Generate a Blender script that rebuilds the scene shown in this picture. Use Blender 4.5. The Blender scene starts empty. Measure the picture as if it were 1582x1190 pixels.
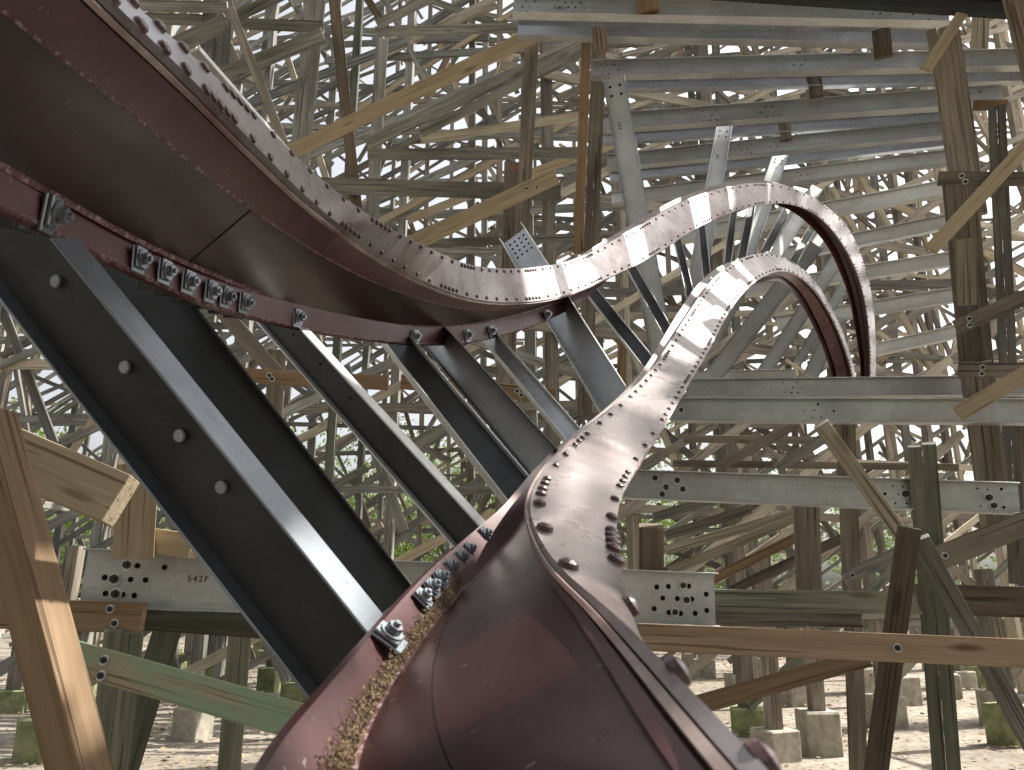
import bpy, bmesh, math, random
from mathutils import Vector, Matrix
R = math.radians
random.seed(7)
sc = bpy.context.scene
COL = sc.collection

# ------------------------------------------------------------------ camera
CAM = Vector((0, 0, 2.0)); PITCH = R(15); F = 1218.0
FW = Vector((0, math.cos(PITCH), math.sin(PITCH)))
UP = Vector((0, -math.sin(PITCH), math.cos(PITCH)))
RT = Vector((1, 0, 0))
def P(px, py, d):
    return CAM + d * (FW + RT * ((px - 791) / F) + UP * ((595 - py) / F))
def proj(v):
    q = v - CAM; d = q.dot(FW)
    return (791 + F * q.dot(RT) / d, 595 - F * q.dot(UP) / d, d)
cam = bpy.data.cameras.new('camera'); co = bpy.data.objects.new('camera', cam); COL.objects.link(co)
co.location = CAM; co.rotation_euler = (R(90) + PITCH, 0, 0)
cam.sensor_width = 36; cam.lens = F / 1582 * 36; cam.clip_start = 0.05; cam.clip_end = 3000
cam.dof.use_dof = True; cam.dof.focus_distance = 4.5; cam.dof.aperture_fstop = 9
sc.camera = co

# ------------------------------------------------------------------ materials
def new_mat(name):
    m = bpy.data.materials.new(name); m.use_nodes = True
    nt = m.node_tree; nt.nodes.clear()
    out = nt.nodes.new('ShaderNodeOutputMaterial'); b = nt.nodes.new('ShaderNodeBsdfPrincipled')
    nt.links.new(b.outputs[0], out.inputs[0])
    return m, nt, b
def N(nt, t, **kw):
    n = nt.nodes.new(t)
    for k, v in kw.items():
        if hasattr(n, k): setattr(n, k, v)
        else: n.inputs[k].default_value = v
    return n
def noise(nt, vec, scale, detail=4, rough=.55, dist=0.0):
    n = nt.nodes.new('ShaderNodeTexNoise'); n.inputs['Scale'].default_value = scale
    n.inputs['Detail'].default_value = detail; n.inputs['Roughness'].default_value = rough
    n.inputs['Distortion'].default_value = dist
    nt.links.new(vec, n.inputs['Vector']); return n.outputs['Fac']
def ramp(nt, fac, stops):
    r = nt.nodes.new('ShaderNodeValToRGB'); e = r.color_ramp.elements
    while len(e) < len(stops): e.new(.5)
    for i, (p, c) in enumerate(stops):
        e[i].position = p; e[i].color = (c[0], c[1], c[2], 1) if hasattr(c, '__len__') else (c, c, c, 1)
    nt.links.new(fac, r.inputs['Fac']); return r.outputs['Color']
def mix(nt, a, b, f, mode='MIX'):
    m = nt.nodes.new('ShaderNodeMix'); m.data_type = 'RGBA'; m.blend_type = mode
    for s, v in ((m.inputs[6], a), (m.inputs[7], b), (m.inputs[0], f)):
        if hasattr(v, 'is_linked') or isinstance(v, bpy.types.NodeSocket): nt.links.new(v, s)
        elif isinstance(v, (int, float)): s.default_value = v if s == m.inputs[0] else (v, v, v, 1)
        else: s.default_value = (v[0], v[1], v[2], 1)
    return m.outputs[2]
def mth(nt, op, a, b=0.0):
    m = nt.nodes.new('ShaderNodeMath'); m.operation = op
    for s, v in ((m.inputs[0], a), (m.inputs[1], b)):
        if isinstance(v, bpy.types.NodeSocket): nt.links.new(v, s)
        else: s.default_value = v
    return m.outputs[0]
def coords(nt, scale, rnd=True, which='Object'):
    tc = nt.nodes.new('ShaderNodeTexCoord'); mp = nt.nodes.new('ShaderNodeMapping')
    mp.inputs['Scale'].default_value = scale
    nt.links.new(tc.outputs[which], mp.inputs['Vector'])
    if rnd:
        oi = nt.nodes.new('ShaderNodeObjectInfo'); v = nt.nodes.new('ShaderNodeVectorMath'); v.operation = 'SCALE'
        cx = nt.nodes.new('ShaderNodeCombineXYZ')
        for i in range(3): nt.links.new(oi.outputs['Random'], cx.inputs[i])
        nt.links.new(cx.outputs[0], v.inputs[0]); v.inputs['Scale'].default_value = 57.0
        nt.links.new(v.outputs[0], mp.inputs['Location'])
        return mp.outputs[0], oi.outputs['Random']
    return mp.outputs[0], None
def bump(nt, b, h, s=.3, d=.01):
    n = nt.nodes.new('ShaderNodeBump'); n.inputs['Strength'].default_value = s; n.inputs['Distance'].default_value = d
    nt.links.new(h, n.inputs['Height']); nt.links.new(n.outputs[0], b.inputs['Normal'])

def wood(name, ca, cb, dark, knots=.5, moss=None, var=.35, stain=.5):
    m, nt, b = new_mat(name)
    v, rnd = coords(nt, (1.3, 26, 26)); g = noise(nt, v, 1.0, 6, .62, .6)
    v2, _ = coords(nt, (.7, 2.2, 2.2)); g2 = noise(nt, v2, 1.3, 3)
    c = ramp(nt, g, [(.32, ca), (.68, cb)])
    # open checks in the grain
    v3, _ = coords(nt, (.9, 48, 48)); ck = noise(nt, v3, 1.0, 2, .5, .3)
    ckm = ramp(nt, ck, [(.33, 1), (.39, 0)])
    c = mix(nt, c, dark, mth(nt, 'MULTIPLY', ckm, .85))
    # broad stains
    st = ramp(nt, g2, [(.42, 0), (.68, 1)])
    c = mix(nt, c, dark, mth(nt, 'MULTIPLY', st, stain))
    # knots and bolt holes
    v4, _ = coords(nt, (1.6, 6.5, 6.5)); vo = nt.nodes.new('ShaderNodeTexVoronoi'); vo.inputs['Scale'].default_value = 1.0
    nt.links.new(v4, vo.inputs['Vector'])
    kn = ramp(nt, vo.outputs['Distance'], [(.07, 1), (.17, 0)])
    c = mix(nt, c, (dark[0] * .7, dark[1] * .55, dark[2] * .5), mth(nt, 'MULTIPLY', kn, knots))
    if moss:
        v5, _ = coords(nt, (1.2, 5, 5)); mo = ramp(nt, noise(nt, v5, 1.2, 5), [(.38, 0), (.52, 1)])
        c = mix(nt, c, moss, mth(nt, 'MULTIPLY', mo, .9))
    mr = nt.nodes.new('ShaderNodeMapRange'); nt.links.new(rnd, mr.inputs['Value'])
    mr.inputs['To Min'].default_value = 1 - var; mr.inputs['To Max'].default_value = 1 + var
    c = mix(nt, c, mr.outputs[0], 1.0, 'MULTIPLY')
    nt.links.new(c, b.inputs['Base Color']); b.inputs['Roughness'].default_value = .85
    b.inputs['Specular IOR Level'].default_value = .25
    h = mth(nt, 'ADD', g, mth(nt, 'MULTIPLY', ckm, -.8)); bump(nt, b, h, .7, .005)
    return m
M = {}
M['grey'] = wood('weathered_wood', (.135, .133, .118), (.30, .297, .265), (.05, .047, .04))
M['grey_b'] = wood('weathered_wood_brown', (.135, .115, .092), (.285, .25, .205), (.05, .04, .03))
M['grey_g'] = wood('weathered_wood_green', (.11, .115, .085), (.23, .235, .18), (.045, .045, .032))
M['tan'] = wood('sunlit_tan_wood', (.29, .25, .185), (.46, .41, .32), (.12, .095, .065))  # tan wood, kept bright so right-hand and far timbers look sunlit
M['new'] = wood('new_yellow_pine', (.33, .265, .175), (.46, .385, .27), (.16, .11, .06), .6, stain=.25, var=.12)
M['orange'] = wood('new_orange_pine', (.20, .135, .08), (.31, .215, .13), (.09, .055, .033), .7, stain=.4, var=.15)
M['pine'] = wood('clean_orange_pine', (.28, .195, .125), (.38, .28, .19), (.17, .105, .06), .8, stain=.3, var=.05)
M['dark'] = wood('dark_wood', (.13, .10, .07), (.24, .19, .14), (.05, .04, .03))
M['mossy'] = wood('green_painted_wood', (.30, .25, .16), (.42, .36, .24), (.12, .09, .05), .5, (.24, .33, .22), var=.05, stain=.3)

def steel(name, base, dk, rough=.38, metal=.75, stain=.5):
    m, nt, b = new_mat(name)
    v, rnd = coords(nt, (1, 1, 1))
    sp = nt.nodes.new('ShaderNodeTexVoronoi'); sp.inputs['Scale'].default_value = 38; nt.links.new(v, sp.inputs['Vector'])
    n1 = noise(nt, v, 3.0, 5, .6); v2, _ = coords(nt, (1.5, 22, 22)); n2 = noise(nt, v2, 1.0, 4)
    c = mix(nt, base, (base[0] * .86, base[1] * .88, base[2] * .92), sp.outputs['Color'])
    f = ramp(nt, n1, [(.40, 0), (.70, 1)]); c = mix(nt, c, dk, mth(nt, 'MULTIPLY', f, stain))
    f2 = ramp(nt, n2, [(.55, 0), (.72, 1)]); c = mix(nt, c, dk, mth(nt, 'MULTIPLY', f2, stain * .7))
    n4 = noise(nt, v, 60, 2, .7); pit = ramp(nt, n4, [(.70, 0), (.74, 1)]); c = mix(nt, c, (.08, .06, .05), mth(nt, 'MULTIPLY', pit, .6))
    nt.links.new(c, b.inputs['Base Color']); b.inputs['Metallic'].default_value = metal
    rr = nt.nodes.new('ShaderNodeMapRange'); nt.links.new(n1, rr.inputs['Value'])
    rr.inputs['To Min'].default_value = rough - .1; rr.inputs['To Max'].default_value = rough + .2
    nt.links.new(rr.outputs[0], b.inputs['Roughness']); bump(nt, b, n1, .12, .01)
    return m
M['galv'] = steel('galvanised_steel', (.52, .53, .53), (.24, .24, .235))
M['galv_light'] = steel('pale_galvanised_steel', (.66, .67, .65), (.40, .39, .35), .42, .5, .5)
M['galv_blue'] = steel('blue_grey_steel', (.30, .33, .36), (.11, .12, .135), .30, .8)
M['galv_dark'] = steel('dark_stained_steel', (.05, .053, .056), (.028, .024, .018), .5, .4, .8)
M['galv_shiny'] = steel('shiny_galvanised_steel', (.55, .56, .58), (.25, .25, .26), .26, .92)
M['rust'] = steel('rusted_steel', (.22, .12, .07), (.08, .05, .04), .8, .1)
m, nt, b = new_mat('bolt_hole_black'); b.inputs['Base Color'].default_value = (.015, .014, .013, 1); b.inputs['Roughness'].default_value = .9; b.inputs['Specular IOR Level'].default_value = 0; M['hole'] = m

def maroon(name, base, worn, wear, rough, metal, coat=0.4, scr=.5):
    m, nt, b = new_mat(name)
    v, _ = coords(nt, (1, 1, 1), False)
    n1 = noise(nt, v, 2.2, 6, .6, .4); n2 = noise(nt, v, 9, 5, .65)
    c = mix(nt, base, worn, ramp(nt, n1, [(wear, 0), (wear + .25, 1)]))
    c = mix(nt, c, (base[0] * .45, base[1] * .5, base[2] * .5), mth(nt, 'MULTIPLY', ramp(nt, n2, [(.5, 0), (.75, 1)]), .55))
    # scratches: three sets of stretched noise at different angles
    tot = None
    for k, (ang, sx) in enumerate(((.5, 3.0), (-.9, 5.0), (1.6, 4.0))):
        tc = nt.nodes.new('ShaderNodeTexCoord'); mp = nt.nodes.new('ShaderNodeMapping')
        mp.inputs['Rotation'].default_value = (ang, ang * .7, ang * 1.3); mp.inputs['Scale'].default_value = (sx, 130, 60)
        nt.links.new(tc.outputs['Object'], mp.inputs['Vector'])
        s = ramp(nt, noise(nt, mp.outputs[0], 1.0, 2, .5), [(.735, 0), (.77, 1)])
        tot = s if tot is None else mth(nt, 'MAXIMUM', tot, s)
    c = mix(nt, c, (.42, .36, .36), mth(nt, 'MULTIPLY', tot, scr))
    sp = ramp(nt, noise(nt, v, 85, 2, .7), [(.69, 0), (.73, 1)])
    c = mix(nt, c, (.42, .33, .30), mth(nt, 'MULTIPLY', sp, .22 * scr))
    nt.links.new(c, b.inputs['Base Color'])
    b.inputs['Metallic'].default_value = metal
    rr = nt.nodes.new('ShaderNodeMapRange'); nt.links.new(n2, rr.inputs['Value'])
    rr.inputs['To Min'].default_value = rough - .08; rr.inputs['To Max'].default_value = rough + .18
    nt.links.new(rr.outputs[0], b.inputs['Roughness'])
    b.inputs['Coat Weight'].default_value = coat; b.inputs['Coat Roughness'].default_value = .32
    bump(nt, b, n2, .06, .01)
    return m
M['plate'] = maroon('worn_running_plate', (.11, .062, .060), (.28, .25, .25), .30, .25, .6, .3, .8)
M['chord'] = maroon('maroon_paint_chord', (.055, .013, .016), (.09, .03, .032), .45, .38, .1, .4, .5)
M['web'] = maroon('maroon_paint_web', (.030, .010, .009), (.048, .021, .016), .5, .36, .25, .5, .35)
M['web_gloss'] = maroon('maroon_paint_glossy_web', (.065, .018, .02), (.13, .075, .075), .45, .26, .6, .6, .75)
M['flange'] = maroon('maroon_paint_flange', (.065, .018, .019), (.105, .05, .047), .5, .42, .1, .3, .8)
M['boltm'] = maroon('maroon_bolt_paint', (.05, .013, .016), (.08, .028, .03), .5, .3, .2, .6, .2)
M['edge'] = maroon('chipped_edge', (.14, .07, .065), (.34, .27, .25), .35, .45, .3, .1, .8)

m, nt, b = new_mat('chipped_paint_edge'); v, _ = coords(nt, (1, 1, 1), False)
nn_ = noise(nt, v, 70, 4, .7); c = ramp(nt, nn_, [(.50, (.075, .022, .024)), (.62, (.27, .20, .19))]); nt.links.new(c, b.inputs['Base Color']); b.inputs['Roughness'].default_value = .5; bump(nt, b, nn_, .6, .004); M['chip'] = m
def simple(name, c1, c2, scale, rough=.9, bmp=.3, obj=True, d=.02):
    m, nt, b = new_mat(name); v, rnd = coords(nt, (1, 1, 1), obj)
    n = noise(nt, v, scale, 6, .65); c = ramp(nt, n, [(.35, c1), (.65, c2)])
    nt.links.new(c, b.inputs['Base Color']); b.inputs['Roughness'].default_value = rough; bump(nt, b, n, bmp, d)
    return m
M['concrete'] = simple('concrete', (.22, .20, .16), (.40, .37, .30), 6)
M['concrete_g'] = simple('mossy_concrete', (.11, .14, .06), (.26, .27, .14), 6)
M['debris'] = simple('dry_leaf_debris', (.09, .06, .035), (.30, .21, .12), 40)

# ------------------------------------------------------------------ object helpers
def tag(o, label=None, cat=None, group=None, kind=None):
    if label: o['label'] = label
    if cat: o['category'] = cat
    if group: o['group'] = group
    if kind: o['kind'] = kind
    return o
def mesh_obj(name, verts, faces, mat, parent=None, smooth=False, mats=None, midx=None, recalc=True):
    me = bpy.data.meshes.new(name); me.from_pydata([tuple(v) for v in verts], [], faces)
    if recalc:
        bm = bmesh.new(); bm.from_mesh(me); bmesh.ops.recalc_face_normals(bm, faces=bm.faces); bm.to_mesh(me); bm.free()
    if mat: me.materials.append(mat)
    if smooth:
        for p in me.polygons: p.use_smooth = True
    o = bpy.data.objects.new(name, me); COL.objects.link(o)
    if parent: o.parent = parent
    return o
def frame(p0, p1, nhint):
    a = (p1 - p0).normalized(); n = nhint - a * nhint.dot(a); n.normalize(); h = n.cross(a)
    if h.z < -1e-6 or (abs(h.z) < 1e-6 and h.x < 0): h = -h; n = -n
    return a, h, n        # a along, h up/height, n = thickness
def mat_of(a, h, o):
    n = a.cross(h)
    m = Matrix(((a.x, h.x, n.x, o.x), (a.y, h.y, n.y, o.y), (a.z, h.z, n.z, o.z), (0, 0, 0, 1)))
    return m
BOX_F = [(0, 1, 2, 3), (4, 7, 6, 5), (0, 4, 5, 1), (1, 5, 6, 2), (2, 6, 7, 3), (3, 7, 4, 0)]
def box_v(x0, x1, y0, y1, z0, z1):
    return [(x0, y0, z0), (x0, y1, z0), (x0, y1, z1), (x0, y0, z1), (x1, y0, z0), (x1, y1, z0), (x1, y1, z1), (x1, y0, z1)]
def boxes_mesh(name, bl, bevel=0.0):
    bm = bmesh.new()
    for b in bl:
        vs = [bm.verts.new(v) for v in box_v(*b)]
        for f in BOX_F: bm.faces.new([vs[i] for i in f])
    bmesh.ops.recalc_face_normals(bm, faces=bm.faces)
    if bevel: bmesh.ops.bevel(bm, geom=bm.edges[:], offset=bevel, segments=1, affect='EDGES')
    me = bpy.data.meshes.new(name); bm.to_mesh(me); bm.free(); return me
def add(name, me, mat, mw=None, parent=None):
    if mat and not me.materials: me.materials.append(mat)
    o = bpy.data.objects.new(name, me); COL.objects.link(o)
    if parent is not None: o.parent = parent
    if mw is not None: o.matrix_basis = mw
    return o
def hexbolt_mesh(name, r, h, washer=True, dome=False):
    bm = bmesh.new()
    if washer: bmesh.ops.create_cone(bm, cap_ends=True, segments=14, radius1=r * 1.55, radius2=r * 1.55, depth=h * .25, matrix=Matrix.Translation((0, 0, h * .12)))
    if dome:
        bmesh.ops.create_cone(bm, cap_ends=True, segments=14, radius1=r * 1.12, radius2=r * 1.0, depth=h * .7, matrix=Matrix.Translation((0, 0, h * .35)))
        bmesh.ops.create_cone(bm, cap_ends=True, segments=14, radius1=r * 1.0, radius2=r * .45, depth=h * .38, matrix=Matrix.Translation((0, 0, h * .86)))
    else:
        bmesh.ops.create_cone(bm, cap_ends=True, segments=6, radius1=r, radius2=r, depth=h * .8, matrix=Matrix.Translation((0, 0, h * .6)))
        bmesh.ops.create_cone(bm, cap_ends=True, segments=8, radius1=r * .45, radius2=r * .45, depth=h * .5, matrix=Matrix.Translation((0, 0, h * 1.2)))
    me = bpy.data.meshes.new(name); bm.to_mesh(me); bm.free(); return me
BOLT = hexbolt_mesh('bolt', .014, .016); BOLT.materials.append(M['galv_light']); BOLT.materials.append(M['galv_dark'])
for p_ in BOLT.polygons: p_.material_index = 1 if max(BOLT.vertices[v].co.z for v in p_.vertices) > .016 * .3 else 0
BOLT2 = hexbolt_mesh('bolt', .014, .016); BOLT2.materials.append(M['galv_blue'])
bm = bmesh.new(); bmesh.ops.create_cone(bm, cap_ends=True, segments=20, radius1=.0125, radius2=.0125, depth=.012, matrix=Matrix.Translation((0, 0, .006))); bmesh.ops.bevel(bm, geom=[e for e in bm.edges if e.calc_face_angle(0) > 1], offset=.002, segments=2, affect='EDGES')
PEG = bpy.data.meshes.new('rivet'); bm.to_mesh(PEG); bm.free(); PEG.materials.append(M['galv_blue'])
DOME = hexbolt_mesh('bolt_head', .0085, .007, False, True); DOME.materials.append(M['boltm'])

def wbolt(parent_obj, x, y, z, r=1.0, face=1):
    """bolt on a timber's camera side, in the timber's local axes (z = thickness)"""
    o = bpy.data.objects.new('bolt', BOLT); COL.objects.link(o); o.parent = parent_obj
    rot = Matrix() if face > 0 else Matrix.Rotation(math.pi, 4, 'X')
    o.matrix_basis = Matrix.Translation((x, y, z)) @ rot @ Matrix.Scale(r, 4)

# timber from pixel traces: width in photo pixels, thickness in metres
def timber(kind, label, p0, p1, wpx, mat='grey', th=.045, group=None, nh=None, planks=1, bolts=(), bev=.003, cat=None):
    A = P(*p0); B = P(*p1); mid = (A + B) / 2; d = proj(mid)[2]
    w = wpx * d / F
    nh = Vector(nh) if nh else (mid - CAM)
    if nh.length == 0: nh = FW
    a, h, n = frame(A, B, nh)
    mw = mat_of(a, h, A); L = (B - A).length
    nloc = 1 if a.cross(h).dot(CAM - mid) > 0 else -1      # local z side that faces the camera
    bl = []
    if planks == 1: bl = [(0, L, -w / 2, w / 2, -th / 2, th / 2)]
    else:
        pw = w / planks; rr = random.Random(int(p0[0] * 7 + p0[1]))
        for k in range(planks):
            z = rr.uniform(-.004, .004)
            bl.append((rr.uniform(-.03, 0), L + rr.uniform(0, .03), -w / 2 + k * pw + .0005, -w / 2 + (k + 1) * pw - .0005, -th / 2 + z, th / 2 + z))
    o = add(kind, boxes_mesh(kind, bl, bev), M[mat], mw)
    tag(o, label, cat or {'timber_post': 'post', 'timber_brace': 'brace', 'timber_ledger': 'beam', 'timber_block': 'block', 'timber_plank': 'plank'}[kind], group)
    for (s, t) in bolts:
        wbolt(o, L * s, w * t, nloc * (th / 2 + (.014 if planks > 1 else .001)), 1.0, nloc)
    return o

# I or C section
def steel_beam(kind, label, p0, p1, hpx, fl=.5, roll=0, mats=('galv', 'galv'), sect='I', up=None, holes=(), group=None, cat=None, tk=.008, bolts=(), flip=False, pegs=()):
    A = P(*p0); B = P(*p1); mid = (A + B) / 2; d = proj(mid)[2]; H = hpx * d / F; L = (B - A).length
    c = (mid - CAM).normalized(); a = (B - A).normalized()
    if up: h = Vector(up); h = (h - a * h.dot(a)).normalized()
    else:
        h = a.cross(c).normalized()
        if h.x * .6 + h.z < 0: h = -h
        h = (h * math.cos(R(roll)) - c * math.sin(R(roll))); h = (h - a * h.dot(a)).normalized()
    mw = mat_of(a, h, A); side = 1 if a.cross(h).dot(CAM - mid) > 0 else -1
    w = H * fl
    root = bpy.data.objects.new(kind, None); COL.objects.link(root); root.matrix_basis = mw; root.empty_display_size = .1
    tag(root, label, cat or ('tie' if kind == 'track_tie' else 'beam'), group)
    web = add('web', boxes_mesh('web', [(0, L, -H / 2 + tk, H / 2 - tk, -tk / 2, tk / 2)]), M[mats[0]], None, root)
    if sect == 'I': z0, z1 = -w / 2, w / 2
    else:
        s = side if not flip else -side
        z0, z1 = (-tk / 2 , w) if s > 0 else (-w, tk / 2)
    for y in (-1, 1):
        y0, y1 = (H / 2 - tk, H / 2) if y > 0 else (-H / 2, -H / 2 + tk)
        add('flange', boxes_mesh('flange', [(0, L, y0, y1, z0, z1)], .0015), M[mats[1]], None, root)
    if holes:
        bm = bmesh.new(); z = side * (tk / 2 + .0015)
        for (x, y, r) in holes:
            bmesh.ops.create_circle(bm, cap_ends=True, segments=10, radius=r * H, matrix=Matrix.Translation((x * L if x <= 1 else x, y * H, z)))
        me = bpy.data.meshes.new('bolt_holes'); bm.to_mesh(me); bm.free(); add('bolt_holes', me, M['hole'], None, root)
    for (x, y, s) in bolts:
        wbolt(root, x * L, y * H, side * tk / 2, s, side)
    for (px, py) in pegs:
        c0 = (P(px, py, 1) - CAM); inv = mw.inverted(); o_ = inv @ CAM; q_ = inv.to_3x3() @ c0; t_ = -o_.z / q_.z; hit = o_ + q_ * t_
        g = add('rivet', PEG, None, Matrix.Translation((hit.x, hit.y, side * tk / 2)) @ (Matrix() if side > 0 else Matrix.Rotation(math.pi, 4, 'X')), root)
    root['_L'] = L; root['_H'] = H; root['_side'] = side
    return root
def cluster(x, L_over_H, seed=0):
    """staggered hole pattern round x (fraction of length)"""
    rr = random.Random(seed); k = 1 / L_over_H; out = []
    for (dx, dy) in ((-.55, 0), (-.3, .28), (-.15, 0), (0, .28), (-.25, -.28), (.1, -.28), (.18, .02), (.4, .28), (.42, -.28), (.6, 0)):
        if rr.random() < .9: out.append((x + dx * k, dy + rr.uniform(-.02, .02), rr.choice((.03, .035, .05))))
    return out

# ------------------------------------------------------------------ rails
def cr(pts, n):
    out = []
    for i in range(len(pts) - 1):
        p0 = pts[max(i - 1, 0)]; p1 = pts[i]; p2 = pts[i + 1]; p3 = pts[min(i + 2, len(pts) - 1)]
        for k in range(n):
            t = k / n; out.append(.5 * ((2 * p1) + (p2 - p0) * t + (2 * p0 - 5 * p1 + 4 * p2 - p3) * t * t + (3 * p1 - p0 - 3 * p2 + p3) * t ** 3))
    out.append(pts[-1].copy()); return out
def smooth_line(l, it):
    for _ in range(it):
        l = [l[0]] + [l[i] * .5 + (l[i - 1] + l[i + 1]) * .25 for i in range(1, len(l) - 1)] + [l[-1]]
    return l
class Rail:
    def __init__(s, st, n=12, it=14):
        # station: T2(x,y,d) T1(x,y,d) E4 E5
        ls = [cr([P(*x[k]) for x in st], n) for k in range(4)]
        s.T2, s.T1, s.E4, s.E5 = [smooth_line(l, it) for l in ls]
        s.n = len(s.T2)
        s.arc = [0]
        for i in range(1, s.n): s.arc.append(s.arc[-1] + (s.T2[i] - s.T2[i - 1]).length)
    def at(s, i, S, T, K=0):
        i = max(0, min(s.n - 1.001, i)); j = int(i); f = i - j
        g = lambda q: q[j] * (1 - f) + q[j + 1] * f
        T2, T1, E4, E5 = g(s.T2), g(s.T1), g(s.E4), g(s.E5)
        return T2 + (T1 - T2) * S + (E4 - T2) * T + (E5 - E4) * K
    def loft(s, name, prof, mat, parent, i0=0, i1=None, smooth=True):
        i1 = i1 or s.n; vs = []; fs = []; m = len(prof)
        for i in range(i0, i1):
            for p in prof: vs.append(s.at(i, *p))
        for i in range(i1 - i0 - 1):
            for k in range(m):
                k2 = (k + 1) % m; fs.append((i * m + k, i * m + k2, (i + 1) * m + k2, (i + 1) * m + k))
        fs.append(tuple(range(m))); fs.append(tuple((i1 - i0 - 1) * m + k for k in range(m))[::-1])
        o = mesh_obj(name, vs, fs, mat, parent, smooth)
        if smooth:
            me = o.data; bm = bmesh.new(); bm.from_mesh(me)
            for e in bm.edges:
                if len(e.link_faces) == 2 and e.calc_face_angle(0) > R(28): e.smooth = False
            bm.to_mesh(me); bm.free()
        return o
    def find(s, px, py, S, T=0, K=0, lo=0, hi=None):
        best = None
        for q in range(lo * 4, (hi or s.n - 1) * 4):
            x, y, d = proj(s.at(q / 4, S, T, K)); e = (x - px) ** 2 + (y - py) ** 2
            if d > 0 and (best is None or e < best[0]): best = (e, q / 4)
        return best[1]
    def frame_at(s, i, S, T, K, du, dv):
        """matrix: x along rail, z outward = cross of surface directions"""
        p = s.at(i, S, T, K); a = (s.at(min(i + .6, s.n - 1.01), S, T, K) - s.at(max(i - .6, 0), S, T, K)).normalized()
        w = (s.at(i, S + du[0], T + du[1], K + du[2]) - p); n = a.cross(w).normalized()
        if n.dot(dv) < 0: n = -n
        y = n.cross(a).normalized(); x = y.cross(n).normalized()
        return p, Matrix(((x.x, y.x, n.x, p.x), (x.y, y.y, n.y, p.y), (x.z, y.z, n.z, p.z), (0, 0, 0, 1)))

A_ST = [
 ((-130,-320,.60),(-112,-328,.85),(-560,-20,.62),(-560,60,.58)),
 ((40,-140,.85),(62,-148,1.08),(-290,118,.88),(-290,165,.83)),
 ((172,0,1.10),(194,-6,1.32),(-60,240,1.14),(-66,288,1.09)),
 ((300,125,1.5),(326,112,1.72),(88,319,1.54),(62,352,1.49)),
 ((393,222,1.85),(421,206,2.07),(215,386,1.9),(200,420,1.86)),
 ((470,300,2.2),(508,288,2.42),(340,438,2.27),(325,474,2.23)),
 ((540,358,2.6),(590,346,2.8),(440,475,2.68),(433,501,2.65)),
 ((610,408,3.05),(655,380,3.22),(550,501,3.15),(546,523,3.12)),
 ((690,449,3.5),(720,409,3.67),(663,512,3.62),(660,533,3.6)),
 ((764,466,4.0),(775,416,4.16),(745,505,4.15),(747,526,4.13)),
 ((841,463,4.5),(828,414,4.65),(830,484,4.7),(834,500,4.7)),
 ((895,448,4.95),(880,405,5.1),(893,458,5.18),(900,466,5.2)),
 ((943,427,5.4),(922,386,5.52),(939,425,5.7),(942,429,5.7)),
 ((1005,397,5.9),(985,352,6.0),(1001,391,6.2),(1003,395,6.2)),
 ((1065,358,6.4),(1046,317,6.5),(1061,351,6.7),(1063,354,6.7)),
 ((1125,329,6.9),(1112,293,7.02),(1122,323,7.2),(1123,326,7.2)),
 ((1180,315,7.35),(1178,283,7.5),(1180,311,7.65),(1180,313,7.65)),
 ((1226,316,7.7),(1237,296,7.9),(1223,320,7.9),(1220,325,7.9)),
 ((1265,334,8.0),(1280,322,8.22),(1257,342,8.1),(1250,347,8.1)),
 ((1298,370,8.2),(1312,355,8.44),(1285,376,8.25),(1278,380,8.25)),
 ((1321,412,8.35),(1334,405,8.6),(1304,416,8.37),(1297,419,8.37)),
 ((1335,457,8.48),(1346,452,8.73),(1318,459,8.5),(1312,460,8.5)),
 ((1343,512,8.57),(1352,508,8.82),(1328,513,8.6),(1322,514,8.6)),
 ((1345,575,8.65),(1353,575,8.9),(1335,575,8.67),(1330,576,8.67)),
 ((1340,640,8.9),(1348,640,9.1),(1330,640,8.9),(1325,640,8.9)),
 ((1335,655,10.2),(1343,655,10.4),(1326,655,10.2),(1321,655,10.2)),
]
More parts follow.
